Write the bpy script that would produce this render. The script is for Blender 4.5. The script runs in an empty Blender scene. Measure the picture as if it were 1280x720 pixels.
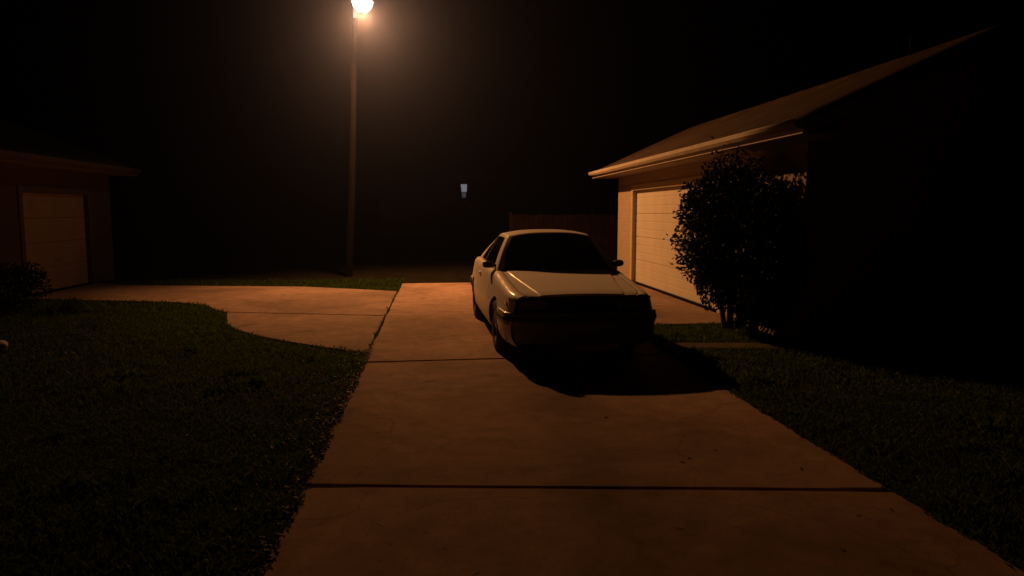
import bpy, bmesh, math, random
import numpy as np
from mathutils import Vector, Matrix
random.seed(7); RNG = np.random.default_rng(11)
R = math.radians
scene = bpy.context.scene
COL = scene.collection

# ------------------------------------------------------------------ helpers
class MB:
    """collects verts / faces and links them as one mesh object"""
    def __init__(s): s.v = []; s.f = []; s.m = []
    def quad(s, *pts, m=0):
        i = len(s.v); s.v += [tuple(p) for p in pts]; s.f.append(tuple(range(i, i + len(pts)))); s.m.append(m)
    def box(s, c, d, m=0, rot=None, bev=0.0):
        bm = bmesh.new(); bmesh.ops.create_cube(bm, size=1.0)
        bmesh.ops.scale(bm, vec=d, verts=bm.verts)
        if bev > 0: bmesh.ops.bevel(bm, geom=list(bm.edges), offset=bev, segments=2, affect='EDGES', profile=.5)
        M = Matrix.Translation(c)
        if rot is not None: M = M @ rot.to_4x4()
        s.add_bm(bm, M, m)
    def add_bm(s, bm, M, m=0):
        i = len(s.v); bm.verts.index_update()
        s.v += [tuple(M @ v.co) for v in bm.verts]
        for f in bm.faces: s.f.append(tuple(i + v.index for v in f.verts)); s.m.append(m)
        bm.free()
    def grid(s, P, m=0, mf=None, skip=None):
        """P[i][j] points; mf(i,j)-> material, None = no face"""
        i0 = len(s.v); n = len(P); k = len(P[0])
        for row in P: s.v += [tuple(p) for p in row]
        for i in range(n - 1):
            for j in range(k - 1):
                mm = mf(i, j) if mf else m
                if mm is None: continue
                s.f.append((i0 + i * k + j, i0 + i * k + j + 1, i0 + (i + 1) * k + j + 1, i0 + (i + 1) * k + j)); s.m.append(mm)
    def tube(s, pts, rad, n=8, m=0, cap=True):
        pts = [Vector(p) for p in pts]
        if not hasattr(rad, '__len__'): rad = [rad] * len(pts)
        i0 = len(s.v); up = Vector((0, 0, 1))
        for i, p in enumerate(pts):
            t = (pts[min(i + 1, len(pts) - 1)] - pts[max(i - 1, 0)]).normalized()
            a = up if abs(t.dot(up)) < .95 else Vector((1, 0, 0))
            x = t.cross(a).normalized(); y = t.cross(x).normalized()
            for k in range(n):
                w = 2 * math.pi * k / n
                s.v.append(tuple(p + (x * math.cos(w) + y * math.sin(w)) * rad[i]))
        for i in range(len(pts) - 1):
            for k in range(n):
                s.f.append((i0 + i * n + k, i0 + i * n + (k + 1) % n, i0 + (i + 1) * n + (k + 1) % n, i0 + (i + 1) * n + k)); s.m.append(m)
        if cap:
            s.f.append(tuple(i0 + k for k in range(n))); s.m.append(m)
            e = i0 + (len(pts) - 1) * n; s.f.append(tuple(e + k for k in range(n))); s.m.append(m)
    def lathe(s, prof, n=24, M=Matrix(), m=0):
        i0 = len(s.v)
        for r, h in prof:
            for k in range(n):
                w = 2 * math.pi * k / n
                s.v.append(tuple(M @ Vector((r * math.cos(w), r * math.sin(w), h))))
        for i in range(len(prof) - 1):
            for k in range(n):
                s.f.append((i0 + i * n + k, i0 + i * n + (k + 1) % n, i0 + (i + 1) * n + (k + 1) % n, i0 + (i + 1) * n + k)); s.m.append(m)
    def build(s, name, mats, parent=None, smooth=None, weld=True, recalc=True):
        me = bpy.data.meshes.new(name); me.from_pydata(s.v, [], s.f)
        if not isinstance(mats, (list, tuple)): mats = [mats]
        for x in mats: me.materials.append(x)
        me.polygons.foreach_set('material_index', s.m); me.update()
        if weld or recalc:
            bm = bmesh.new(); bm.from_mesh(me)
            bmesh.ops.delete(bm, geom=[v for v in bm.verts if not v.link_faces], context='VERTS')
            if weld: bmesh.ops.remove_doubles(bm, verts=bm.verts, dist=1e-5)
            if recalc: bmesh.ops.recalc_face_normals(bm, faces=bm.faces)
            bm.to_mesh(me); bm.free()
        if smooth is not None:
            me.polygons.foreach_set('use_smooth', [True] * len(me.polygons))
            if smooth < 180: me.set_sharp_from_angle(angle=R(smooth))
        o = bpy.data.objects.new(name, me); COL.objects.link(o)
        if parent is not None: o.parent = parent
        return o

def raw_mesh(name, V, F, mats, parent=None, mi=None):
    """fast numpy mesh: V (n,3), F (m,k)"""
    me = bpy.data.meshes.new(name); k = F.shape[1]
    me.vertices.add(len(V)); me.vertices.foreach_set('co', V.astype(np.float32).ravel())
    me.loops.add(F.size); me.loops.foreach_set('vertex_index', F.astype(np.int32).ravel())
    me.polygons.add(len(F)); me.polygons.foreach_set('loop_start', np.arange(0, F.size, k, dtype=np.int32))
    for x in (mats if isinstance(mats, (list, tuple)) else [mats]): me.materials.append(x)
    if mi is not None: me.polygons.foreach_set('material_index', mi.astype(np.int32))
    me.update(calc_edges=True); me.validate()
    o = bpy.data.objects.new(name, me); COL.objects.link(o)
    if parent is not None: o.parent = parent
    return o

def tag(o, label=None, cat=None, group=None, kind=None):
    if label: o['label'] = label
    if cat: o['category'] = cat
    if group: o['group'] = group
    if kind: o['kind'] = kind
    return o
def empty(name, loc, rz=0.0, label=None, cat=None, group=None):
    o = bpy.data.objects.new(name, None); COL.objects.link(o)
    o.location = loc; o.rotation_euler = (0, 0, rz); o.empty_display_size = .2
    return tag(o, label, cat, group)
def copy_tree(o, parent=None):
    c = o.copy(); COL.objects.link(c)
    if parent is not None: c.parent = parent
    for ch in o.children: copy_tree(ch, c)
    return c

# ------------------------------------------------------------------ materials
def mat(name, col, rough=.6, metal=0., spec=.5, coat=0., emit=None, estr=0., var=0., vscale=3., bump=0., bscale=60., trans=0.):
    m = bpy.data.materials.new(name); m.use_nodes = True; nt = m.node_tree; b = nt.nodes['Principled BSDF']
    b.inputs['Base Color'].default_value = (*col, 1); b.inputs['Roughness'].default_value = rough
    b.inputs['Metallic'].default_value = metal; b.inputs['Specular IOR Level'].default_value = spec
    b.inputs['Coat Weight'].default_value = coat; b.inputs['Coat Roughness'].default_value = .06 if name != 'off white car paint' else .15
    if emit: b.inputs['Emission Color'].default_value = (*emit, 1); b.inputs['Emission Strength'].default_value = estr
    tc = nt.nodes.new('ShaderNodeTexCoord')
    if var > 0:
        n = nt.nodes.new('ShaderNodeTexNoise'); n.inputs['Scale'].default_value = vscale; n.inputs['Detail'].default_value = 6
        nt.links.new(tc.outputs['Object'], n.inputs['Vector'])
        r = nt.nodes.new('ShaderNodeValToRGB'); r.color_ramp.elements[0].position = .3; r.color_ramp.elements[1].position = .7
        r.color_ramp.elements[0].color = (*[c * (1 - var) for c in col], 1); r.color_ramp.elements[1].color = (*[min(1, c * (1 + var)) for c in col], 1)
        nt.links.new(n.outputs['Fac'], r.inputs['Fac']); nt.links.new(r.outputs['Color'], b.inputs['Base Color'])
    if bump > 0:
        n = nt.nodes.new('ShaderNodeTexNoise'); n.inputs['Scale'].default_value = bscale; n.inputs['Detail'].default_value = 5
        nt.links.new(tc.outputs['Object'], n.inputs['Vector'])
        bp = nt.nodes.new('ShaderNodeBump'); bp.inputs['Strength'].default_value = bump; bp.inputs['Distance'].default_value = .01
        nt.links.new(n.outputs['Fac'], bp.inputs['Height']); nt.links.new(bp.outputs['Normal'], b.inputs['Normal'])
    return m
def leaf_mat(name, cols, rough=.5, trans=0.):
    """colour varies leaf by leaf (per mesh island)"""
    m = bpy.data.materials.new(name); m.use_nodes = True; nt = m.node_tree; b = nt.nodes['Principled BSDF']
    g = nt.nodes.new('ShaderNodeNewGeometry'); r = nt.nodes.new('ShaderNodeValToRGB')
    el = r.color_ramp.elements; el[0].color = (*cols[0], 1); el[1].color = (*cols[-1], 1)
    for i, c in enumerate(cols[1:-1]): e = el.new((i + 1) / (len(cols) - 1)); e.color = (*c, 1)
    nt.links.new(g.outputs['Random Per Island'], r.inputs['Fac']); nt.links.new(r.outputs['Color'], b.inputs['Base Color'])
    b.inputs['Roughness'].default_value = rough; b.inputs['Specular IOR Level'].default_value = .07
    if trans > 0:                                             # thin blades let some light through
        t = nt.nodes.new('ShaderNodeBsdfTranslucent'); x = nt.nodes.new('ShaderNodeMixShader'); x.inputs[0].default_value = trans
        nt.links.new(r.outputs['Color'], t.inputs['Color']); nt.links.new(b.outputs[0], x.inputs[1]); nt.links.new(t.outputs[0], x.inputs[2])
        nt.links.new(x.outputs[0], nt.nodes['Material Output'].inputs['Surface'])
    return m
def concrete_mat(name, base, wear=False):
    m = bpy.data.materials.new(name); m.use_nodes = True; nt = m.node_tree; N = nt.nodes; L = nt.links; b = N['Principled BSDF']
    b.inputs['Roughness'].default_value = .9; b.inputs['Specular IOR Level'].default_value = .12
    tc = N.new('ShaderNodeTexCoord')
    def noise(sc, det=6, rough=.6, dist=0):
        n = N.new('ShaderNodeTexNoise'); n.inputs['Scale'].default_value = sc; n.inputs['Detail'].default_value = det
        n.inputs['Roughness'].default_value = rough; n.inputs['Distortion'].default_value = dist; L.new(tc.outputs['Object'], n.inputs['Vector']); return n.outputs['Fac']
    def ramp(fac, a, bb, c0, c1):
        r = N.new('ShaderNodeValToRGB'); e = r.color_ramp.elements; e[0].position = a; e[1].position = bb; e[0].color = (c0, c0, c0, 1); e[1].color = (c1, c1, c1, 1)
        L.new(fac, r.inputs['Fac']); return r.outputs['Color']
    def mul(x, y):
        k = N.new('ShaderNodeMix'); k.data_type = 'RGBA'; k.blend_type = 'MULTIPLY'; k.inputs[0].default_value = 1
        if isinstance(x, tuple): k.inputs[6].default_value = x
        else: L.new(x, k.inputs[6])
        L.new(y, k.inputs[7]); return k.outputs[2]
    c = mul((*base, 1), ramp(noise(.55, 5, .65, .6), .36, .64, .66, 1.14))
    c = mul(c, ramp(noise(5, 8, .7), .32, .68, .76, 1.14))
    c = mul(c, ramp(noise(130, 3), .3, .72, .82, 1.12))
    c = mul(c, ramp(noise(1.7, 3, .5, 1.2), .62, .74, 1, .66))       # old stains
    c = mul(c, ramp(noise(9, 2, .5, .4), .72, .78, 1, .6))          # drips
    if wear:                                                  # oil darkened band along the middle of the driveway
        sp = N.new('ShaderNodeSeparateXYZ'); L.new(tc.outputs['Object'], sp.inputs[0])
        d = N.new('ShaderNodeMath'); d.operation = 'SUBTRACT'; d.inputs[1].default_value = .95; L.new(sp.outputs[0], d.inputs[0])
        a = N.new('ShaderNodeMath'); a.operation = 'ABSOLUTE'; L.new(d.outputs[0], a.inputs[0])
        e = N.new('ShaderNodeMath'); e.operation = 'MULTIPLY_ADD'; e.inputs[1].default_value = .9; L.new(noise(1.3, 5, .65, .5), e.inputs[0]); L.new(a.outputs[0], e.inputs[2])
        e.inputs[0].default_value = 0
        c = mul(c, ramp(e.outputs[0], .42, .85, .70, 1))
    v = N.new('ShaderNodeTexVoronoi'); v.feature = 'DISTANCE_TO_EDGE'; v.inputs['Scale'].default_value = .42
    nn = N.new('ShaderNodeTexNoise'); nn.inputs['Scale'].default_value = 1.6; nn.inputs['Detail'].default_value = 6; L.new(tc.outputs['Object'], nn.inputs['Vector'])
    ad = N.new('ShaderNodeVectorMath'); ad.operation = 'MULTIPLY_ADD'; ad.inputs[1].default_value = (.55, .55, 0); L.new(nn.outputs['Color'], ad.inputs[0]); L.new(tc.outputs['Object'], ad.inputs[2])
    L.new(ad.outputs[0], v.inputs['Vector'])
    c = mul(c, ramp(v.outputs['Distance'], .001, .0035, .74, 1))    # hairline cracks
    L.new(c, b.inputs['Base Color'])
    bp = N.new('ShaderNodeBump'); bp.inputs['Strength'].default_value = .35; bp.inputs['Distance'].default_value = .006
    L.new(noise(75, 6, .7), bp.inputs['Height']); L.new(bp.outputs['Normal'], b.inputs['Normal'])
    return m
def brick_mat(name, c1, c2, mortar):
    m = bpy.data.materials.new(name); m.use_nodes = True; nt = m.node_tree; N = nt.nodes; L = nt.links; b = N['Principled BSDF']
    b.inputs['Roughness'].default_value = .85
    tc = N.new('ShaderNodeTexCoord'); sp = N.new('ShaderNodeSeparateXYZ'); L.new(tc.outputs['Object'], sp.inputs[0])
    a = N.new('ShaderNodeMath'); L.new(sp.outputs[0], a.inputs[0]); L.new(sp.outputs[1], a.inputs[1])
    cb = N.new('ShaderNodeCombineXYZ'); L.new(a.outputs[0], cb.inputs[0]); L.new(sp.outputs[2], cb.inputs[1])
    br = N.new('ShaderNodeTexBrick'); br.inputs['Scale'].default_value = 1; br.inputs['Brick Width'].default_value = .21; br.inputs['Row Height'].default_value = .075
    br.inputs['Mortar Size'].default_value = .008; br.inputs['Color1'].default_value = (*c1, 1); br.inputs['Color2'].default_value = (*c2, 1); br.inputs['Mortar'].default_value = (*mortar, 1)
    L.new(cb.outputs[0], br.inputs['Vector']); L.new(br.outputs['Color'], b.inputs['Base Color'])
    bp = N.new('ShaderNodeBump'); bp.inputs['Strength'].default_value = .6; bp.inputs['Distance'].default_value = .006; bp.invert = True
    L.new(br.outputs['Fac'], bp.inputs['Height']); L.new(bp.outputs['Normal'], b.inputs['Normal'])
    return m
def shingle_mat(name, c1, c2):
    m = bpy.data.materials.new(name); m.use_nodes = True; nt = m.node_tree; N = nt.nodes; L = nt.links; b = N['Principled BSDF']
    b.inputs['Roughness'].default_value = .95; b.inputs['Specular IOR Level'].default_value = .15
    tc = N.new('ShaderNodeTexCoord'); sp = N.new('ShaderNodeSeparateXYZ'); L.new(tc.outputs['Object'], sp.inputs[0])
    cb = N.new('ShaderNodeCombineXYZ'); L.new(sp.outputs[1], cb.inputs[0]); L.new(sp.outputs[0], cb.inputs[1])
    br = N.new('ShaderNodeTexBrick'); br.inputs['Scale'].default_value = 1; br.inputs['Brick Width'].default_value = .3; br.inputs['Row Height'].default_value = .13
    br.inputs['Mortar Size'].default_value = .006; br.inputs['Color1'].default_value = (*c1, 1); br.inputs['Color2'].default_value = (*c2, 1); br.inputs['Mortar'].default_value = (*[c * .4 for c in c1], 1)
    L.new(cb.outputs[0], br.inputs['Vector'])
    n = N.new('ShaderNodeTexNoise'); n.inputs['Scale'].default_value = 1.3; n.inputs['Detail'].default_value = 7; L.new(tc.outputs['Object'], n.inputs['Vector'])
    k = N.new('ShaderNodeMix'); k.data_type = 'RGBA'; k.blend_type = 'MULTIPLY'; k.inputs[0].default_value = .8
    r = N.new('ShaderNodeValToRGB'); r.color_ramp.elements[0].position = .3; r.color_ramp.elements[1].position = .7; r.color_ramp.elements[0].color = (.6, .6, .6, 1); r.color_ramp.elements[1].color = (1.2, 1.2, 1.2, 1)
    L.new(n.outputs['Fac'], r.inputs['Fac']); L.new(br.outputs['Color'], k.inputs[6]); L.new(r.outputs['Color'], k.inputs[7]); L.new(k.outputs[2], b.inputs['Base Color'])
    bp = N.new('ShaderNodeBump'); bp.inputs['Strength'].default_value = .7; bp.inputs['Distance'].default_value = .008; bp.invert = True
    L.new(br.outputs['Fac'], bp.inputs['Height']); L.new(bp.outputs['Normal'], b.inputs['Normal'])
    return m
def glass_mat(name, tint):
    m = bpy.data.materials.new(name); m.use_nodes = True; nt = m.node_tree; N = nt.nodes; L = nt.links
    N.remove(N['Principled BSDF']); out = N['Material Output']
    t = N.new('ShaderNodeBsdfTransparent'); t.inputs[0].default_value = (*tint, 1)
    g = N.new('ShaderNodeBsdfGlossy'); g.inputs['Roughness'].default_value = .03; g.inputs[0].default_value = (.9, .9, .9, 1)
    f = N.new('ShaderNodeFresnel'); f.inputs[0].default_value = 1.45
    x = N.new('ShaderNodeMixShader'); L.new(f.outputs[0], x.inputs[0]); L.new(t.outputs[0], x.inputs[1]); L.new(g.outputs[0], x.inputs[2]); L.new(x.outputs[0], out.inputs[0])
    return m

M_conc = concrete_mat('concrete', (.40, .265, .205), wear=True)
M_conc_old = concrete_mat('old concrete', (.31, .21, .165))
M_path = concrete_mat('shade-darkened concrete', (.10, .08, .06))  # path concrete, base colour lowered to hold the shade lying over it
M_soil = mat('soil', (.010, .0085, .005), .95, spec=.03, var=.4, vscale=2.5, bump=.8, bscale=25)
M_joint = mat('joint filler', (.02, .015, .011), .95)
M_grass = leaf_mat('grass blades', [(.048, .096, .011), (.062, .114, .015), (.078, .126, .02), (.11, .14, .034)], .6, .4)
M_litter = leaf_mat('dry leaves', [(.06, .04, .02), (.12, .08, .045), (.2, .14, .085), (.34, .26, .17)], .6)
M_bush = leaf_mat('bush leaves', [(.018, .028, .010), (.03, .045, .016), (.05, .07, .024)], .55)
M_blade = leaf_mat('blade leaves', [(.02, .03, .012), (.04, .055, .02)], .5)
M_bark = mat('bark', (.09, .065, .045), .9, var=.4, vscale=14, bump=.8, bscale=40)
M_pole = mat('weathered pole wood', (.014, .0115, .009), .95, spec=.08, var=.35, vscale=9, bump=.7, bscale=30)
M_steel = mat('galvanised steel', (.35, .35, .34), .5, metal=.8)
M_hood = mat('grey lamp housing', (.3, .3, .29), .55)
M_lens = mat('lit lamp lens', (.8, .75, .65), .3, emit=(1, .82, .64), estr=15)
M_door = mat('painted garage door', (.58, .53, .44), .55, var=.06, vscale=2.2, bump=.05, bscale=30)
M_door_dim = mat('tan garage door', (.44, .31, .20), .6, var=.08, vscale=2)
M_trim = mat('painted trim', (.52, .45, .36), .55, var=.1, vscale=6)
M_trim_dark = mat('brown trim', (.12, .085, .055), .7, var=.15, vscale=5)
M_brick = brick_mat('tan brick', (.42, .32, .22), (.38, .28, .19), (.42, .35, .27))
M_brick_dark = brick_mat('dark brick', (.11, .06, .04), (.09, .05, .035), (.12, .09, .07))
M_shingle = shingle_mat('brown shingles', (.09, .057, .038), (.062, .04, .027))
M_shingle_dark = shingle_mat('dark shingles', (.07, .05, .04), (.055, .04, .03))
M_soffit = mat('soffit board', (.28, .21, .15), .7, var=.1)
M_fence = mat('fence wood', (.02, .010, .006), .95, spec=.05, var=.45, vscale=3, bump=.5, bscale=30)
M_siding = mat('grey siding', (.22, .22, .22), .7)
M_glow = mat('lit curtain gap', (.5, .5, .5), .5, emit=(.78, .8, .9), estr=.2)
M_glow_low = mat('dim curtain gap', (.5, .5, .5), .5, emit=(.78, .8, .9), estr=.05)
M_curtain = mat('dark curtain', (.03, .03, .035), .9)
M_stone = mat('pale stone', (.45, .42, .38), .9, var=.2, vscale=9, bump=.6, bscale=20)
M_paint = mat('off white car paint', (.90, .85, .82), .6, spec=.1, coat=.26, bump=.0)
M_bumper = mat('painted bumper', (.17, .16, .15), .5, coat=.3)
M_black = mat('black plastic', (.015, .015, .016), .5)
M_rubber = mat('tyre rubber', (.02, .02, .02), .85, bump=.2, bscale=80)
M_rim = mat('dull wheel cover', (.38, .38, .38), .35, metal=.8)
M_dark = mat('dark underbody', (.01, .01, .01), .9)
M_inter = mat('dark cabin trim', (.02, .018, .017), .8)
M_glass = glass_mat('tinted car glass', (.03, .03, .03))
M_lamp = mat('headlamp glass', (.12, .12, .12), .12, coat=.6)
M_amber = mat('amber lens', (.5, .2, .04), .2, coat=.6)
M_gap = mat('shut line', (.012, .011, .01), .9)

# ------------------------------------------------------------------ camera
cam = bpy.data.cameras.new('camera'); cam.lens = 36 * 900 / 1280; cam.sensor_width = 36; cam.clip_end = 600; cam.clip_start = .05
co = bpy.data.objects.new('camera', cam); COL.objects.link(co); co.location = (0, 0, 1.6)
ps, th = R(5.93), R(6.026)
F = Vector((math.sin(ps) * math.cos(th), math.cos(ps) * math.cos(th), -math.sin(th)))
co.rotation_euler = F.to_track_quat('-Z', 'Y').to_euler(); scene.camera = co

# ------------------------------------------------------------------ world: night sky
w = bpy.data.worlds.new('World'); scene.world = w; w.use_nodes = True
nt = w.node_tree; bg = nt.nodes['Background']; sky = nt.nodes.new('ShaderNodeTexSky'); sky.sky_type = 'NISHITA'; sky.sun_disc = False
sky.sun_elevation = R(-9); sky.sun_rotation = R(200)
nt.links.new(sky.outputs[0], bg.inputs[0]); bg.inputs[1].default_value = .05

# ------------------------------------------------------------------ ground and paving
def ground_z(x, y):
    return .012 * np.sin(x * .9 + 1) * np.cos(y * .7) - .022
xs = np.concatenate([np.linspace(-80, -12, 12), np.linspace(-11, 12, 47), np.linspace(13, 80, 12)])
ys = np.concatenate([np.linspace(-25, -2, 6), np.linspace(-1, 24, 51), np.linspace(26, 140, 16)])
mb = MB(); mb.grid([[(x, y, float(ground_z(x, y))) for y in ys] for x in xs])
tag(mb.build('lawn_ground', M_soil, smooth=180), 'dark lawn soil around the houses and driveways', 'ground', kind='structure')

def jag(x0, y0, x1, y1, n, amp):
    out = []
    for i in range(n + 1):
        t = i / n; a = 0 if i in (0, n) else random.uniform(-amp, amp)
        dx, dy = x1 - x0, y1 - y0; l = math.hypot(dx, dy)
        out.append((x0 + dx * t - dy / l * a, y0 + dy * t + dx / l * a))
    return out
def slab(mb, poly, z1=.0, z0=-.12, m=0):
    """flat prism from a polygon, soft top edge"""
    bm = bmesh.new(); vs = [bm.verts.new((x, y, z1)) for x, y in poly]; f = bm.faces.new(vs)
    if f.normal.z < 0: f.normal_flip()
    f.normal_update()
    if f.normal.z < 0: bmesh.ops.reverse_faces(bm, faces=[f])
    e = bmesh.ops.extrude_face_region(bm, geom=[f])
    for v in [g for g in e['geom'] if isinstance(g, bmesh.types.BMVert)]: v.co.z = z0
    top = [ed for ed in bm.edges if all(abs(v.co.z - z1) < 1e-6 for v in ed.verts)]
    bmesh.ops.bevel(bm, geom=top, offset=.012, segments=2, affect='EDGES', profile=.5)
    bmesh.ops.triangulate(bm, faces=[q for q in bm.faces if len(q.verts) > 4])
    mb.add_bm(bm, Matrix(), m)
XL, XR = -.79, 2.6
def xl(y): return XL + .012 * math.sin(y * 2.1)
mb = MB()
J = [(-4.5, -4.5), (.5, .2), (4.19, 3.77), (7.70, 7.80), (11.55, 11.55), (16.3, 16.35)]
G = [0, .05, .058, .05, .03, 0]
for i in range(len(J) - 1):
    a, b = J[i], J[i + 1]; ga, gb = G[i] / 2, G[i + 1] / 2
    poly = jag(XL, a[0] + ga, XR, a[1] + ga, 10, .004)[:-1] + jag(XR, a[1] + ga, XR, b[1] - gb, 16, .016)[:-1] + jag(XR, b[1] - gb, XL, b[0] - gb, 10, .004)[:-1] + jag(XL, b[0] - gb, XL, a[0] + ga, 16, .010)[:-1]
    slab(mb, poly, z1=random.uniform(.0, .004))
drive = mb.build('driveway', [M_conc]); tag(drive, 'concrete driveway of long slabs under the parked car', 'driveway', kind='structure')
mb = MB()
for a in J[1:-1]: mb.quad((XL + .01, a[0] - .04, -.035), (XR - .01, a[1] - .04, -.035), (XR - .01, a[1] + .04, -.035), (XL + .01, a[0] + .04, -.035))
tag(mb.build('driveway_joint_strip', M_joint), 'dark filler sunk in the joints of the driveway', 'joint', kind='structure')
side_poly = [(-.82, 8.28), (-1.42, 8.74), (-2.0, 9.25), (-2.55, 9.85), (-3.0, 10.6), (-3.22, 11.35), (-3.38, 11.9), (-3.72, 12.35), (-4.0, 12.85), (-4.6, 13.3), (-5.5, 13.6), (-6.5, 13.85), (-7.72, 14.2), (-7.72, 17.3), (-6.91, 16.6), (-5.0, 16.25), (-2.87, 15.87), (-1.6, 15.2), (-.82, 14.75)]
def smooth_path(p, n=4):
    out = []
    for i in range(len(p) - 1):
        a, b, c, d = [np.array(p[k]) for k in (max(i - 1, 0), i, i + 1, min(i + 2, len(p) - 1))]
        for t in np.arange(n) / n: out.append(tuple(.5 * (2 * b + (c - a) * t + (2 * a - 5 * b + 4 * c - d) * t * t + (3 * b - a - 3 * c + d) * t ** 3)))
    return out + [p[-1]]
near1, near2 = smooth_path(side_poly[:7]), smooth_path(side_poly[6:13])
mb = MB(); slab(mb, near1 + [(-.82, 11.25)], z1=-.006); slab(mb, [(-.82, 11.29), (-3.40, 11.945)] + near2[1:] + side_poly[13:], z1=-.004)
side_poly = near1 + near2[1:] + side_poly[13:]
tag(mb.build('side_driveway', M_conc_old), 'curved concrete driveway leading to the left garage', 'driveway', kind='structure')
apron_poly = [(2.63, 9.95), (4.42, 9.98), (4.42, 16.3), (2.63, 16.3)]
mb = MB(); slab(mb, [p for k in range(4) for p in jag(*apron_poly[k], *apron_poly[(k + 1) % 4], 6, .006)[:-1]], z1=-.003); tag(mb.build('garage_apron', M_conc_old), 'concrete apron in front of the right garage door', 'apron', kind='structure')
path_poly = [(2.75, 8.22), (4.3, 8.02), (6.5, 7.2), (6.6, 7.55), (4.3, 8.42), (2.75, 8.60)]
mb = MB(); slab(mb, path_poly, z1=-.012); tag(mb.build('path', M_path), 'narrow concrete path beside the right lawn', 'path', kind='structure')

def inpoly(x, y, poly):
    r = np.zeros(x.shape, bool); n = len(poly)
    for i in range(n):
        x0, y0 = poly[i]; x1, y1 = poly[(i + 1) % n]
        c = ((y0 > y) != (y1 > y)) & (x < (x1 - x0) * (y - y0) / (y1 - y0 + 1e-12) + x0); r ^= c
    return r
def paved(x, y, pad=0.):
    r = (x > XL + pad) & (x < XR - pad) & (y < 16.35)
    for p in (side_poly, apron_poly, path_poly): r |= inpoly(x, y, p)
    return r | ((x > 4.4) & (y > 7.75)) | ((x < -7.7) & (y > 6))

# grass: one mass of blades, denser near the viewer
def blades(n, xr, yr, hmin, hmax, wid):
    x = RNG.uniform(*xr, n); y = RNG.uniform(*yr, n)
    k = ~paved(x, y, .02); x, y = x[k], y[k]; n = len(x)
    a = RNG.uniform(0, 2 * math.pi, n); h = RNG.uniform(hmin, hmax, n) * (.75 + .35 * np.sin(x * 3.1 + 2 * np.sin(y * 2.3)) ** 2); ln = h * RNG.uniform(.1, .9, n); d = RNG.uniform(0, 2 * math.pi, n)
    z = ground_z(x, y); ww = wid * RNG.uniform(.6, 1.3, n)
    V = np.empty((n, 4, 3))
    V[:, 0] = np.stack([x - np.cos(a) * ww, y - np.sin(a) * ww, z], 1); V[:, 1] = np.stack([x + np.cos(a) * ww, y + np.sin(a) * ww, z], 1)
    V[:, 2] = np.stack([x + np.cos(a) * ww * .7 + np.cos(d) * ln * .35, y + np.sin(a) * ww * .7 + np.sin(d) * ln * .35, z + h * .65], 1)
    V[:, 3] = np.stack([x + np.cos(d) * ln, y + np.sin(d) * ln, z + h * (1 - .15 * ln / h)], 1)
    return V
parts = [blades(60000, (-5, -.8), (1.8, 6), .03, .075, .0028), blades(60000, (-8.5, -.8), (6, 12), .03, .075, .005), blades(38000, (-10, -.8), (12, 17.6), .03, .08, .008),
         blades(30000, (2.6, 6), (1.8, 6), .03, .07, .0028), blades(42000, (2.6, 8), (5, 10), .03, .07, .0045),
         blades(5000, (XL - .06, XL + .035), (1.8, 8.3), .03, .06, .003), blades(5000, (XR - .05, XR + .06), (1.8, 9.9), .03, .07, .0035)]
for _ in range(70):                                          # ragged tufts and weeds
    side = random.random() < .7; cx = random.uniform(-6.5, -.95) if side else random.uniform(2.75, 5.5); cy = random.uniform(2.5, 12) if side else random.uniform(3, 9.5); r_ = random.uniform(.04, .14)
    parts.append(blades(random.randint(25, 90), (cx - r_, cx + r_), (cy - r_, cy + r_), .06, .13, .004))
V = np.concatenate(parts); n = len(V); b0 = np.arange(n)[:, None] * 4
Fq = np.concatenate([b0 + np.array([[0, 1, 2]]), b0 + np.array([[0, 2, 3]])])
tag(raw_mesh('grass', V.reshape(-1, 3), Fq, M_grass), 'short rough grass on both lawns', 'grass', kind='stuff')

# leaf litter along the driveway edge and over the lawn
def leaf_quads(x, y, z, size):
    n = len(x); a = RNG.uniform(0, 2 * math.pi, n); tx = RNG.normal(0, .45, n); ty = RNG.normal(0, .45, n)
    c, s = np.cos(a), np.sin(a); V = np.empty((n, 6, 3))
    prof = [(-1, 0, .10), (-.25, -.42, .0), (.55, -.28, .05), (1, 0, .22), (.55, .28, .06), (-.25, .42, .0)]
    for i, (u, v, hh) in enumerate(prof):
        px, py = u * size, v * size
        V[:, i] = np.stack([x + c * px - s * py, y + s * px + c * py, z + hh * size + np.abs(tx) * 0 + tx * py + ty * px * .6 + .35 * size], 1)
    return V
def leaf_faces(n):
    b0 = np.arange(n)[:, None] * 6
    return np.concatenate([b0 + np.array([[0, 1, 2, 3]]), b0 + np.array([[0, 3, 4, 5]])])
n1 = 1300; y1 = RNG.uniform(2.3, 8.9, n1); x1 = XL + .03 - RNG.exponential(.17, n1) * (.6 + .5 * np.sin(y1 * 1.1 + np.sin(y1 * 2.7)) ** 2)
n2 = 260; x2 = -RNG.uniform(1.0, 6.5, n2); y2 = RNG.uniform(2.4, 11, n2)
n3 = 60; x3 = RNG.uniform(2.65, 5, n3); y3 = RNG.uniform(2.8, 9.5, n3)
X = np.concatenate([x1, x2, x3]); Y = np.concatenate([y1, y2, y3]); k = ~paved(X, Y, .035); X, Y = X[k], Y[k]
S = .007 + .017 * RNG.uniform(0, 1, len(X)) ** 2
V = leaf_quads(X, Y, ground_z(X, Y) + RNG.uniform(.015, .06, len(X)), S)
tag(raw_mesh('leaf_litter', V.reshape(-1, 3), leaf_faces(len(V)), M_litter), 'dry leaves gathered in the grass along the left edge of the driveway', 'leaf litter', kind='stuff')

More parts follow.
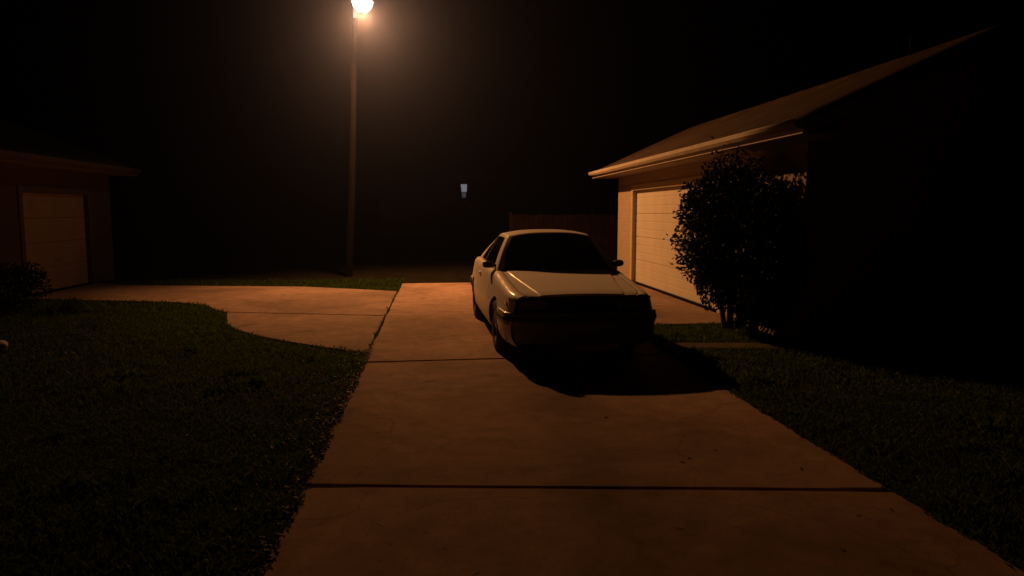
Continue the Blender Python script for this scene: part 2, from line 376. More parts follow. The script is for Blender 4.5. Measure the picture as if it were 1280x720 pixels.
V = leaf_quads(np.zeros(1), np.zeros(1), np.zeros(1), np.full(1, .03))[0]; V[:, 2] -= V[:, 2].min()
proto = raw_mesh('fallen_leaf', V, np.array([[0, 1, 2, 3], [0, 3, 4, 5]]), M_litter)
spots = [(1.55, 4.35), (1.62, 4.42), (1.85, 4.55), (2.25, 4.15), (2.2, 3.45), (2.42, 3.5), (.15, 3.05), (.02, 3.3), (-.3, 3.6), (1.2, 3.4), (.6, 2.95), (1.3, 5.4), (.35, 10.15), (-.45, 5.2), (1.9, 3.1), (-.6, 9.5), (.1, 6.6)]
for i, (x, y) in enumerate(spots):
    o = proto if i == 0 else proto.copy()
    if i: COL.objects.link(o)
    o.location = (x, y, .004); o.rotation_euler = (0, 0, random.uniform(0, 6)); o.scale = [random.uniform(.55, .95)] * 2 + [random.uniform(.15, .4)]
    tag(o, 'small dry leaf lying on the concrete driveway', 'leaf', 'leaves fallen on the driveway')

# ------------------------------------------------------------------ street lamp
LP = Vector((-1.69, 17.85, 6.40))
sl = empty('street_lamp', (-2.24, 18.5, 0), label='tall leaning wooden pole with a lit lamp at its top', cat='street lamp')
mb = MB(); pts = [(.35 * t / 7 * 1.0 + .02 * math.sin(t * .8), 0, t) for t in np.linspace(-.1, 6.8, 12)]
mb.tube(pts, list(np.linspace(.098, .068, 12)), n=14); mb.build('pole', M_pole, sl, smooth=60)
mb = MB(); lx = LP - sl.location
mb.tube([(.32, -.06, 6.42), (.38, -.2, 6.66), (.47, -.42, 6.76), (lx.x, lx.y + .12, 6.68)], .024, n=10); arm = mb.build('arm', M_steel, sl, smooth=60)
mb = MB(); mb.box((.32, -.09, 6.42), (.1, .02, .24), bev=.004); mb.build('mounting_bracket', M_steel, sl)
mb = MB(); Mx = Matrix.Translation(lx + Vector((0, 0, .14)))
mb.lathe([(.0, .26), (.05, .26), (.07, .2), (.12, .19), (.135, .1), (.215, .05), (.25, 0), (.26, -.02), (.25, -.02), (.24, .005), (.12, .06), (.0, .07)], 28, Mx)
hd = mb.build('lamp_head', M_hood, sl, smooth=40)
mb = MB(); mb.lathe([(.0, -.25), (.06, -.243), (.12, -.22), (.175, -.175), (.215, -.115), (.235, -.05), (.235, .0)], 28, Mx); mb.build('lens', M_lens, hd, smooth=180)
mb = MB(); mb.lathe([(.0, .35), (.03, .345), (.04, .32), (.04, .26)], 14, Mx); mb.build('photocell', M_black, hd, smooth=60)
ld = bpy.data.lights.new('lamp_light', 'SPOT'); ld.energy = 3550; ld.color = (1, .405, .12); ld.shadow_soft_size = .09
ld.spot_size = R(140); ld.spot_blend = 1.0
lo = bpy.data.objects.new('lamp_light', ld); COL.objects.link(lo); lo.location = lx + Vector((0, -.01, -.16))
lo.rotation_euler = Vector((.42, -.36, -.833)).to_track_quat('-Z', 'Y').to_euler(); lo.parent = sl

# ------------------------------------------------------------------ houses
def house(name, label, sx, xw, xe, y0, y1, gy, ze, slope, half, door_y, door_h, mats, mdoor, mtrim, sections, cols):
    """gable house; sx=+1 garage wall faces -X (house to the right), -1 faces +X"""
    mw, mroof, msoff, mfascia = mats
    h = empty(name, (xw, (y0 + y1) / 2, 0), label=label, cat='house'); ox, oy = h.location.x, h.location.y
    P = lambda x, y, z: (sx * (x), y - oy, z)               # x measured from the garage wall into the house
    ov = abs(xe - xw); zw = ze - .10; back = 2 * (half - ov); d0, d1 = door_y
    xr = half - ov; zr = ze + slope * half
    b = MB()
    rd = .14                                                 # reveal depth of the door opening
    zt = ze + slope * ov - .12
    b.quad(P(0, y0, -.2), P(0, d0, -.2), P(0, d0, zw), P(0, y0, zw)); b.quad(P(0, d1, -.2), P(0, y1, -.2), P(0, y1, zw), P(0, d1, zw)); b.quad(P(0, d0, door_h), P(0, d1, door_h), P(0, d1, zw), P(0, d0, zw))
    for d in (d0, d1): b.quad(P(0, d, -.2), P(rd, d, -.2), P(rd, d, door_h), P(0, d, door_h))
    b.quad(P(0, d0, door_h), P(rd, d0, door_h), P(rd, d1, door_h), P(0, d1, door_h))
    for y in (y0, y1): b.quad(P(0, y, -.2), P(back, y, -.2), P(back, y, zw), P(xr, y, zr - .16), P(0, y, zw))
    b.quad(P(back, y0, -.2), P(back, y1, -.2), P(back, y1, zw), P(back, y0, zw))
    b.build('wall', mw, h)
    r = MB(); tk = .05; ya, yb = gy[0], gy[1]
    ny = 14
    for sgn in (0, 1):
        rows = []
        for i in range(ny + 1):
            y = ya + (yb - ya) * i / ny; sag = -.012 * math.sin(math.pi * i / ny)
            e = (-ov, y, ze) if sgn == 0 else (back + ov, y, ze); q = (xr, y, zr)
            row = []
            for k in range(9):
                t = k / 8; row.append(P(e[0] + (q[0] - e[0]) * t, y, e[2] + (q[2] - e[2]) * t + tk + sag * math.sin(math.pi * t * .5 + .3)))
            rows.append(row)
        r.grid(rows)
    ro = r.build('roof', mroof, h, smooth=30)
    so = ro.modifiers.new('thick', 'SOLIDIFY'); so.thickness = .035; so.offset = -1
    s = MB()                                                  # level soffit under the eaves, sloping under the rakes
    for x0, x1 in ((-ov + .02, -.003), (back + .003, back + ov - .02)):
        s = MB(); s.box(P((x0 + x1) / 2, (ya + yb) / 2, ze - .11), (abs(x1 - x0), yb - ya - .06, .015)); s.build('soffit', msoff, ro)
    f = MB(); f.box(P(-ov - .012, (ya + yb) / 2, ze - .035), (.022, yb - ya, .15), bev=.004); f.build('fascia', mfascia, ro)
    gt = MB()                                                 # gutter: open trough of five sides
    gp = [(-ov - .026, .045), (-ov - .026, -.045), (-ov - .085, -.05), (-ov - .115, -.01), (-ov - .118, .045), (-ov - .11, .045)]
    gt.grid([[P(x, y, ze + z - .005) for x, z in gp] for y in np.linspace(ya, yb, 8)]); g = gt.build('gutter', mfascia, ro, smooth=20)
    sg = g.modifiers.new('thick', 'SOLIDIFY'); sg.thickness = .004
    for y in (ya, yb):
        k = MB(); pr = [(-ov, ze), (xr, zr), (back + ov, ze)]
        for (xa, za), (xb, zb) in zip(pr, pr[1:]):
            yy = y + (.03 if y == ya else -.03)
            for q in (0,):
                A, B = P(xa, yy, za - .13), P(xb, yy, zb - .13); C_, D = P(xb, yy, zb + .012), P(xa, yy, za + .012)
                A2, B2, C2, D2 = [(p[0], p[1] + .022 * (1 if y == ya else -1), p[2]) for p in (A, B, C_, D)]
                k.quad(A, B, C_, D); k.quad(A2, B2, C2, D2); k.quad(A, B, B2, A2); k.quad(C_, D, D2, C2)
        k.build('rake_board', msoff, ro)
    # garage door: sections of raised panels
    dr = MB(); hh = door_h / sections; cw = (d1 - d0) / cols
    for i in range(sections):
        dr.box(P(rd - .04, (d0 + d1) / 2, hh * (i + .5) + .006), (.045, d1 - d0 - .012, hh - .004), bev=.004)
        for c in range(3): dr.box(P(rd - .064, (d0 + d1) / 2, hh * (i + (c + .5) / 3) + .003), (.006, d1 - d0 - .02, hh / 3 - .022), bev=.003)
    do = dr.build('garage_door', mdoor, h)
    hn = MB(); hn.tube([P(rd - .066, (d0 + d1) / 2 - .09, .62), P(rd - .1, (d0 + d1) / 2 - .08, .62), P(rd - .1, (d0 + d1) / 2 + .08, .62), P(rd - .066, (d0 + d1) / 2 + .09, .62)], .009, n=8); hn.build('handle', M_steel, do, smooth=60)
    sl_ = MB(); sl_.box(P(rd - .05, (d0 + d1) / 2, .012), (.06, d1 - d0 - .02, .024)); sl_.build('bottom_seal', M_black, do)
    fr = MB()
    for d, sg_ in ((d0, -1), (d1, 1)): fr.box(P(-.014, d + sg_ * .065, (door_h + .13) / 2), (.026, .13, door_h + .13), bev=.004)
    fr.box(P(-.014, (d0 + d1) / 2, door_h + .066), (.026, d1 - d0 - .004, .128), bev=.004); fr.build('door_frame', mtrim, h)
    return h, ro, P

rh, rroof, RP = house('ranch_house', 'brick house with a pale garage door behind the round bush', 1, 4.45, 3.93, 8.38, 17.5, (7.48, 18.06), 2.55, .455, 2.5,
                      (11.0, 16.1), 2.08, (M_brick, M_shingle, M_soffit, M_trim), M_door, M_trim, 4, 8)
vp = MB(); vp.tube([(6.33 - 4.45, 9.3 - 12.94, 3.6), (6.33 - 4.45, 9.3 - 12.94, 3.93)], .022, n=12); vp.build('vent_pipe', M_pole, rroof, smooth=60)
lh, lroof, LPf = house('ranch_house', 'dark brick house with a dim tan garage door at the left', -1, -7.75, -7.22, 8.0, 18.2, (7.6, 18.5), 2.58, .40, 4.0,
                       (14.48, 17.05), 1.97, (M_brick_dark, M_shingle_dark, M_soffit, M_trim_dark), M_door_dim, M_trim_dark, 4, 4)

# far house with one lit curtain gap
fh = empty('far_house', (2.5, 46, 0), label='unlit distant house with one narrow lit window', cat='house')
b = MB(); b.quad((-6, 0, -.2), (6, 0, -.2), (6, 0, 4.1), (-6, 0, 4.1)); b.quad((-6, 8, -.2), (6, 8, -.2), (6, 8, 4.1), (-6, 8, 4.1))
for x in (-6, 6): b.quad((x, 0, -.2), (x, 8, -.2), (x, 8, 4.1), (x, 4, 5.9), (x, 0, 4.1))
b.build('wall', M_siding, fh)
b = MB(); b.grid([[(x, -.5, 3.95), (x, 4, 6.02), (x, 8.5, 3.95)] for x in np.linspace(-6.5, 6.5, 5)]); o = b.build('roof', M_shingle_dark, fh); so = o.modifiers.new('t', 'SOLIDIFY'); so.thickness = .1
wx = -.78; wz = 2.85
b = MB()
for dx, dz, sx_, sz_ in ((-.45, 0, .08, 1.3), (.45, 0, .08, 1.3), (0, .62, .98, .08), (0, -.66, 1.06, .09)): b.box((wx + dx, -.03, wz + dz), (sx_, .08, sz_), bev=.006)
wn = b.build('window', M_trim_dark, fh)
b = MB(); b.quad((wx - .20, .0 - .012, wz + .49), (wx + .20, -.012, wz + .49), (wx + .17, -.012, wz + .02), (wx - .14, -.012, wz + .02)); b.build('pane', M_glow, wn)
b = MB(); b.quad((wx - .14, -.012, wz - .02), (wx + .13, -.012, wz - .02), (wx + .12, -.012, wz - .34), (wx - .10, -.012, wz - .34)); b.build('pane', M_glow_low, wn)
for dx in (-.31, .31):
    b = MB(); b.box((wx + dx, -.006, wz), (.2, .012, 1.2)); b.build('curtain', M_curtain, wn)

# board fence beyond the driveway
fe = empty('board_fence', (4.3, 20.9, 0), label='low dark board fence beyond the car and garage', cat='fence')
b = MB(); x = -2.2
while x < 5.2:
    h_ = 1.52 + random.uniform(-.015, .015); b.box((x + .07, 0, h_ / 2 + .03), (.134, .018, h_ - .06), rot=Matrix.Rotation(random.uniform(-.008, .008), 3, 'Y')); x += .142
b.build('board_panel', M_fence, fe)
b = MB()
for z in (.35, 1.2): b.box((1.5, .035, z), (7.36, .04, .09))
b.build('rail', M_fence, fe)
for x in (-2.15, .28, 2.71, 5.15):
    b = MB(); b.box((x, .1, .78), (.09, .09, 1.6), bev=.006); b.build('post', M_fence, fe)

# ------------------------------------------------------------------ plants
def leaf_cloud(n, ells, size, wallx=None, zmin=.1, shell=.55, k=1.0):
    """leaf-sized folded faces spread through a few ellipsoids with a ragged edge"""
    P = []; D = []
    vol = np.array([e[3] * e[4] * e[5] for e in ells]); vol = vol / vol.sum()
    for e, v in zip(ells, vol):
        m = int(n * v); d = RNG.normal(size=(m, 3)); d /= np.linalg.norm(d, axis=1)[:, None]
        lump = 1 + .10 * np.sin(d[:, 0] * 7 + e[0]) * np.sin(d[:, 1] * 6 + 1) + .10 * np.sin(d[:, 2] * 9 + d[:, 0] * 4)
        r = (shell + (1 - shell) * RNG.uniform(0, 1, m) ** .6) * lump * (1 + np.where(RNG.uniform(size=m) < .07, RNG.uniform(0, .14, m), 0))
        P.append(np.array(e[:3]) + d * r[:, None] * np.array(e[3:6])); D.append(d)
    P = np.concatenate(P); D = np.concatenate(D)
    keep = P[:, 2] > zmin
    if wallx is not None: keep &= P[:, 0] < wallx
    P = P[keep]; D = D[keep]; n = len(P)
    ax = D + RNG.normal(0, .75, (n, 3)); ax /= np.linalg.norm(ax, axis=1)[:, None]
    up = RNG.normal(size=(n, 3)) + np.array([0, 0, .8]); sd = np.cross(ax, up); sd /= np.linalg.norm(sd, axis=1)[:, None] + 1e-9; nr = np.cross(sd, ax)
    s = (size * RNG.uniform(.6, 1.25, n))[:, None]
    V = np.empty((n, 6, 3)); pr = [(-1, 0, 0), (-.25, -.5, .16), (.45, -.36, .12), (1, 0, -.1), (.45, .36, .12), (-.25, .5, .16)]
    for i, (u, v, q) in enumerate(pr): V[:, i] = P + ax * s * u + sd * s * v + nr * s * q
    return V
bu = empty('round_bush', (4.05, 9.55, 0), label='dark leafy bush growing against the right garage wall', cat='bush')
o0 = np.array([4.05, 9.55, 0])
ells = [(3.98, 9.40, 1.32, .72, .80, 1.02), (3.85, 9.55, 1.66, .55, .6, .56), (4.06, 8.75, 1.02, .50, .78, 1.0), (3.9, 9.45, .92, .58, .62, .60), (4.08, 8.85, .5, .42, .5, .46)]
V = leaf_cloud(27000, ells, .034, wallx=4.40, zmin=.10, shell=.35)
V = V[(V[:, 0, 2] > .24) | (V[:, 0, 1] < 9.2)]
raw_mesh('crown', (V - o0).reshape(-1, 3), leaf_faces(len(V)), M_bush, bu)
b = MB()
for k, (dx, dy, tx, ty, tz, r_) in enumerate([(0, 0, -.15, -.15, 1.3, .045), (.06, -.08, .15, -.35, 1.5, .04), (-.05, .06, -.3, .1, 1.1, .035), (.1, -.5, .1, -.8, 1.2, .045), (.02, -.62, -.2, -1.0, 1.0, .03)]):
    b.tube([(dx, dy, -.08), (dx * 1.2 + tx * .15, dy + (ty - dy) * .15, tz * .25), (dx + tx * .5, dy + (ty - dy) * .5, tz * .6), (tx, ty, tz)], [r_ * 1.2, r_, r_ * .75, r_ * .3], n=8)
    for j in range(5):
        t = random.uniform(.45, 1); p = Vector((dx + tx * t * .9, dy + (ty - dy) * t * .9, tz * t))
        q = p + Vector((random.uniform(-.45, .2), random.uniform(-.4, .4), random.uniform(.05, .4))); b.tube([p, (p + q) / 2 + Vector((0, 0, .03)), q], [r_ * .4, r_ * .28, r_ * .1], n=5)
b.build('trunk', M_bark, bu, smooth=60)

ls = empty('mounded_shrub', (-7.05, 12.6, 0), label='low black shrub in front of the left garage door', cat='shrub'); o0 = np.array([-7.05, 12.6, 0])
V = leaf_cloud(5200, [(-7.15, 12.5, .36, .72, .7, .40), (-6.75, 12.55, .55, .30, .32, .24), (-7.5, 12.0, .33, .6, .6, .4)], .035, wallx=None, zmin=.02, shell=.3)
V = V[V[:, 0, 0] > -7.72]
raw_mesh('crown', (V - o0).reshape(-1, 3), leaf_faces(len(V)), M_bush, ls)
b = MB()
for k in range(6):
    a = k * 1.05; b.tube([(.03 * math.cos(a), .03 * math.sin(a), -.05), (.15 * math.cos(a), .15 * math.sin(a), .2), (.35 * math.cos(a), .35 * math.sin(a), .45)], [.02, .015, .006], n=6)
b.build('trunk', M_bark, ls, smooth=60)
gc = empty('drooping_clump', (-6.05, 12.2, 0), label='low drooping clump of long dark leaves on the lawn beside the shrub', cat='plant')
b = MB()
for k in range(70):
    a = random.uniform(0, 6.28); L_ = random.uniform(.35, .72); hh = random.uniform(.06, .24); wd = random.uniform(.008, .016)
    if math.cos(a - math.atan2(-.7, .7)) > .4: L_ *= 1.35
    bx, by = random.uniform(-.2, .2), random.uniform(-.2, .2); dx, dy = math.cos(a), math.sin(a); row = []
    for t in np.linspace(0, 1, 6):
        ww = wd * (1 - t) ** .6 + .001; z = hh * 4 * t * (1 - t) * (1 - .3 * t) + .01
        row.append([(bx + dx * L_ * t - dy * ww, by + dy * L_ * t + dx * ww, z), (bx + dx * L_ * t + dy * ww, by + dy * L_ * t - dx * ww, z)])
    b.grid(row)
b.build('foliage', M_blade, gc, smooth=180, weld=False, recalc=False)
# pale stone at the left edge of the picture
bm = bmesh.new(); bmesh.ops.create_icosphere(bm, subdivisions=3, radius=.1)
for v in bm.verts: v.co *= 1 + .16 * math.sin(v.co.x * 31 + 1) * math.sin(v.co.y * 27) + .08 * math.sin(v.co.z * 50)
b = MB(); b.add_bm(bm, Matrix.Translation((0, 0, .04)) @ Matrix.Diagonal((1.0, .9, .75, 1)))
o = b.build('garden_stone', M_stone, smooth=60); o.location = (-5.1, 8.85, .0); tag(o, 'pale stone lying in the grass of the left lawn', 'stone')

# ------------------------------------------------------------------ parked car
def lerp(a, b, t): return a + (b - a) * t
def interp(tab, u):
    if u <= tab[0][0]: return tab[0][1]
    for (u0, v0), (u1, v1) in zip(tab, tab[1:]):
        if u <= u1: t = (u - u0) / (u1 - u0); return lerp(v0, v1, t * t * (3 - 2 * t) * .35 + t * .65)
    return tab[-1][1]
LEN = 4.5; UF, UR = .92, 3.57; RW = .305; RA = .355
car = empty('parked_car', (1.445, 9.60, 0.004), R(2.1), 'off-white two-door car parked facing the viewer on the driveway', 'car')
car.scale = (1.025, 1, .96)
def CP(s, u, z): return (s, u - LEN / 2, z)
Wt = [(.06, .755), (.14, .795), (.35, .825), (.9, .845), (1.6, .86), (2.6, .86), (3.5, .848), (4.1, .82), (4.38, .785), (4.46, .75)]
Zs = [(.06, .752), (.3, .778), (.7, .822), (1.0, .858), (1.4, .912), (2.4, .935), (3.4, .955), (4.1, .93), (4.46, .88)]
def W(u): return interp(Wt, u)
def ZS(u): return interp(Zs, u)
def zbot(u):
    z = .20
    for ua in (UF, UR):
        d = RA * RA - (u - ua) ** 2
        if d >= 0: z = max(z, .30 + math.sqrt(d))
    return z
prof = [(0.0, -.075), (.05, -.045), (.12, -.02), (.27, -.002), (.43, .0), (.52, -.004), (.57, -.014), (.70, -.03), (.85, -.048), (.93, -.062), (.975, -.085), (1.0, -.115)]
def side_s(u, z):
    f = (z - .20) / (ZS(u) - .20); f = min(max(f, 0), 1); return W(u) + interp(prof, f)
us = set([.06, .09, .14, .22, .35, .45, 1.34, 1.45, 1.495, 1.503, 1.6, 1.8, 2.0, 2.2, 2.4, 2.6, 2.795, 2.803, 2.9, 3.05, 4.0, 4.1, 4.2, 4.3, 4.38, 4.43, 4.46])
for ua in (UF, UR):
    for k in range(21): us.add(round(ua - RA * math.cos(math.pi * k / 20), 5))
    us.add(round(ua - RA - .0015, 5)); us.add(round(ua + RA + .0015, 5))
us = sorted(us); fr_ = [0, .04, .09, .15, .22, .32, .42, .50, .55, .60, .70, .80, .88, .93, .965, .985, 1.0]
DOOR = (1.503, 2.795)
def side_rows(sgn, sel, off=0.):
    rows = []
    for u in sel:
        zb = zbot(u); zt = ZS(u); row = []
        row.append(CP(sgn * (side_s(u, zb) - .22 - off), u, zb))
        for f in fr_:
            z = lerp(zb, zt, f); row.append(CP(sgn * (side_s(u, z) - off), u, z))
        rows.append(row)
    return rows
def door_face(u0, j): return DOOR[0] - 1e-4 <= u0 < DOOR[1] - 1e-4 and j >= 3
body = MB()
for sgn in (-1, 1):
    def mf(i, j):
        u0, u1 = us[i], us[i + 1]
        if door_face(u0, j) : return None
        if u1 - u0 < .0085 and j >= 3 and (abs(u0 - 1.495) < 1e-4 or abs(u0 - 2.795) < 1e-4): return None
        return 1 if j == 0 else 0
    body.grid(side_rows(sgn, us), mf=mf)
# hood
def hood_z(s, u):
    t = (u - .06) / 1.30; sc = lerp(.44, .62, t); a = abs(s)
    k = min(max((sc + .013 - a) / .03, 0), 1); k = k * k * (3 - 2 * k)
    return ZS(u) + .0113 * k + .016 * (1 - min(1, a / sc) ** 2) - .018 * max(0, .25 - u) ** 2 * 16
def hood_edge(u): return side_s(u, ZS(u))
NS = 44
ss = [math.sin(math.pi / 2 * (2 * k / NS - 1)) * .25 + (2 * k / NS - 1) * .75 for k in range(NS + 1)]
hu = list(np.linspace(.075, 1.36, 15))
fend = MB()
def cowl_u(s): return 1.345 + .10 * (s / .7) ** 2
hood = MB(); rows = []
for u in hu:
    e = hood_edge(u) - .075; sc = lerp(.44, .62, (u - .06) / 1.30); row = []
    half = list(np.linspace(e, min(sc + .016, e - .01), 5))[:-1] + list(np.linspace(min(sc + .016, e - .01), sc - .020, 12))[:-1] + list(np.linspace(sc - .020, 0, 12))
    for a_ in [-k for k in half] + half[::-1][1:]:
        q = a_ / e; row.append(CP(a_, u + (.045 * q * q if u < .1 else (.0 if u < 1.3 else .075 * q * q)), hood_z(a_, u)))
    rows.append(row)
# rolled front lip
lip = [(p[0], p[1] + .004, p[2] - .018) for p in rows[0]]; lip2 = [(p[0], p[1] + .03, p[2] - .03) for p in rows[0]]
hood.grid([lip2, lip] + rows)
for sgn in (-1, 1):                                          # fender tops beside the hood
    rw = []
    for u in [k for k in us if k <= 1.46]:
        e = hood_edge(u); h0 = e - .068; uu = min(u, 1.36)
        a = .045 if u < .1 else (0 if u < 1.3 else .075)
        rw.append([CP(sgn * lerp(e, h0, t), u + (a * t if u < 1.4 else 0) * .6, lerp(ZS(u), hood_z(h0, uu), t) + .008 * math.sin(math.pi * t)) for t in (0, .15, .35, .7, 1)])
    body.grid(rw)
    dk = [[CP(sgn * (hood_edge(u) - .06), u + .01, hood_z(hood_edge(u) - .06, u) - .012), CP(sgn * (hood_edge(u) - .085), u + .01, hood_z(hood_edge(u) - .085, u) - .012)] for u in hu]
    body.grid(dk, m=1)
# cowl between hood and windscreen, trunk lid, rear and front closures
ck = [[CP(.70 * q, 1.33 + .075 * q * q, hood_z(.6 * q, 1.36) - .02) for q in ss], [CP(.72 * q, 1.44 + .08 * q * q, .905 - .0 * q * q) for q in ss]]
body.grid(ck, m=1)
tr = []
for u in np.linspace(3.62, 4.46, 9):
    e = side_s(u, ZS(u)); tr.append([CP(e * q, u, ZS(u) + .022 * (1 - q * q)) for q in ss])
trunk = MB(); trunk.grid(tr)
u = 4.46; body.grid([[CP(side_s(u, z) * q, u + .03 * (1 - q * q), z) for q in ss] for z in np.linspace(.22, ZS(u), 8)])
u = .14; body.grid([[CP((side_s(u, z) - .01) * q, u + .055 * q * q - .03, z) for q in ss] for z in np.linspace(.22, ZS(.1) - .012, 6)], m=1)
# cabin
def belt(u): return Vector(CP(side_s(u, ZS(u)) - .004, u, ZS(u)))
def roofline(t): return Vector(CP(lerp(.525, .515, t) + .02 * math.sin(math.pi * t), lerp(1.985, 3.0, t), 1.322 + .045 * math.sin(math.pi * min(1, t * .9 + .12)) - .02 * t * t))
UB0, UB1 = 1.45, 3.72
def side_pt(sgn, t, b):
    p = belt(lerp(UB0, UB1, t)).lerp(roofline(t), b); o = .028 * 4 * b * (1 - b) * (.6)
    if b > .88: pass
    return (sgn * (p.x + o), p.y, p.z)
bs = wb = [0, .02, .05, .2, .4, .6, .8, .905, .94, .965, 1.0]
ts = [0, .02, .05, .075, .10, .13, .2, .3, .4, .5, .555, .562, .592, .60, .66, .72, .78, .82, .86, .92, .97, 1.0]
def glass_zone(t0, t1, b0, b1):
    if b0 < .045 or b1 > .91: return 0
    tm = (t0 + t1) / 2
    if .10 < tm < .562: return 1
    if .592 < tm < .78 + .04 * (1 - b0): return 2
    if .562 < tm < .592: return 3
    return 0
sg_front, sg_rear = {}, {}
for sgn in (-1, 1):
    rows = [[side_pt(sgn, t, b_) for b_ in bs] for t in ts]
    Z = lambda i, j: glass_zone(ts[i], ts[i + 1], bs[j], bs[j + 1])
    body.grid(rows, mf=lambda i, j: {0: 0, 3: 1}.get(Z(i, j)))
    a = MB(); a.grid(rows, mf=lambda i, j: 0 if Z(i, j) == 1 else None); sg_front[sgn] = a
    a = MB(); a.grid(rows, mf=lambda i, j: 0 if Z(i, j) == 2 else None); sg_rear[sgn] = a
    # rubber seal round the side glass
def top_edge(q, t):                                          # roof cross-section at t
    p = roofline(t); return Vector((p.x * q, p.y - (.045 * (1 - q * q) if t == 0 else 0) + (.05 * (1 - q * q) if t == 1 else 0), p.z + .055 * (1 - abs(q) ** 2.6)))
rt = ts
body.grid([[top_edge(q, t) for q in ss] for t in rt])
def ws_pt(q, b_):
    c0 = belt(UB0); lo_ = Vector((c0.x * q, CP(0, UB0 - .085 * (1 - q * q), 0)[1], c0.z + .012 * (1 - q * q))); hi = top_edge(q, 0)
    p = lo_.lerp(hi, b_); p.y -= .03 * 4 * b_ * (1 - b_) * (1 - q * q); p.x += .0672 * b_ * (1 - b_) * q; return p
def wz_(i, j):
    qa = max(abs(ss[i]), abs(ss[i + 1])); return 1 if qa < .91 and wb[j] > .04 and wb[j + 1] < .95 else 0
wrows = [[ws_pt(q, b_) for b_ in wb] for q in ss]
body.grid(wrows, mf=lambda i, j: None if wz_(i, j) else (1 if wb[j + 1] < .06 and max(abs(ss[i]), abs(ss[i + 1])) < .95 else 0))
wsh = MB(); wsh.grid(wrows, mf=lambda i, j: 0 if wz_(i, j) else None)
def rw_pt(q, b_):
    c0 = belt(UB1); lo_ = Vector((c0.x * q, CP(0, UB1 + .05 * (1 - q * q), 0)[1], c0.z + .02 * (1 - q * q))); p = lo_.lerp(top_edge(q, 1), b_); p.x += .0672 * b_ * (1 - b_) * q; return p
rrows = [[rw_pt(q, b_) for b_ in wb] for q in ss]
body.grid(rrows, mf=lambda i, j: None if max(abs(ss[i]), abs(ss[i + 1])) < .9 and .04 < wb[j] and wb[j + 1] < .95 else 0)
rwd = MB(); rwd.grid(rrows, mf=lambda i, j: 0 if max(abs(ss[i]), abs(ss[i + 1])) < .9 and .04 < wb[j] and wb[j + 1] < .95 else None)
# dark floor pan closing the underside and lining the cabin
body.box(CP(0, 2.2, .24), (1.30, 3.9, .04), m=1)
body.box(CP(0, 1.40, .55), (1.36, .04, .62), m=1); body.box(CP(0, 3.30, .55), (1.36, .04, .62), m=1)
bo = body.build('body', [M_paint, M_dark], car, smooth=86)
hd_ = hood.build('hood', M_paint, car, smooth=60); trunk.build('trunk_lid', M_paint, car, smooth=60)
wsh.build('windscreen', M_glass, car, smooth=180); rwd.build('rear_window', M_glass, car, smooth=180)
dsel = [u for u in us if DOOR[0] - 1e-4 <= u <= DOOR[1] + 1e-4]
for sgn in (-1, 1):
    d = MB(); d.grid(side_rows(sgn, dsel), mf=lambda i, j: None if j < 3 else 0)
    do = d.build('door', M_paint, car, smooth=38)
    g = MB(); g.grid([[CP(sgn * (side_s(u, lerp(.26, ZS(u), f)) - .02), u, lerp(.26, ZS(u) - .01, f)) for f in np.linspace(0, 1, 8)] for u in np.linspace(1.47, 2.83, 8)]); g.build('door_card', M_gap, do)
    h_ = MB(); uh = 2.62; zh = .80; sh = side_s(uh, zh)
    h_.box(CP(sgn * (sh + .012), uh, zh), (.022, .17, .03), bev=.008); h_.build('handle', M_paint, do, smooth=60)
    mr = MB()                                                # door mirror: swept shell on a short foot
    um, zm = 1.665, .985; sb = side_s(1.66, .93) - .03
    prm = [(0, .018, .018), (.035, .03, .025), (.06, .05, .042), (.11, .055, .047), (.15, .047, .041), (.168, .026, .026)]
    rws = []
    for ds_, hy, hz in prm:
        rws.append([CP(sgn * (sb + ds_), um + hy * math.cos(w_) * 1.0 + .1 * max(0, .09 - ds_) * 2 - .02, zm - .02 * max(0, .09 - ds_) * 10 + hz * math.sin(w_)) for w_ in np.linspace(0, 2 * math.pi, 17)])
    mr.grid(rws); cpt = rws[-1]; mr.quad(*cpt[:-1]); mr.build('mirror', M_black, do, smooth=60)
    sg_front[sgn].build('window', M_glass, do, smooth=180); sg_rear[sgn].build('quarter_window', M_glass, car, smooth=180)
    # marker lens and rub strip on the front wing
    mk = MB(); mk.box(CP(sgn * (side_s(.30, .66) - .001), .31, .655), (.012, .13, .035), rot=Matrix.Rotation(sgn * -.07, 3, 'Z'), bev=.004); mk.build('marker_lamp', M_amber, car)
# front: headlamps, grille, bumpers
for sgn in (-1, 1):
    hb = MB(); rows = []
    for q in np.linspace(.47, .975, 12):
        s_ = .775 * q; uu = .105 + .055 * q * q + (.07 * max(0, q - .86) / .12) ** 1.0 * .9
        rows.append([CP(sgn * s_, uu - .03 + dz * .0, z) for dz, z in ((0, .60), (0, .615), (0, .66), (0, .70), (0, .712))])
    hb.grid(rows); hl = hb.build('headlight', M_lamp, car, smooth=60)
    lm = hl.modifiers.new('t', 'SOLIDIFY'); lm.thickness = .02
    bz = MB()
    for z in (.594, .718): bz.tube([CP(sgn * .775 * q, .07 + .055 * q * q + (.07 * max(0, q - .86) / .12) * .9, z) for q in np.linspace(.46, .975, 12)], .007, n=6)
    bz.build('surround', M_black, hl, smooth=60)
gr = MB()
for z in (.61, .635, .66, .685, .71): gr.tube([CP(.355 * q, .078 + .012 * q * q, z) for q in np.linspace(-1, 1, 9)], .006, n=6)
gr.box(CP(0, .12, .66), (.72, .02, .13)); gr.build('grille', M_black, car, smooth=60)
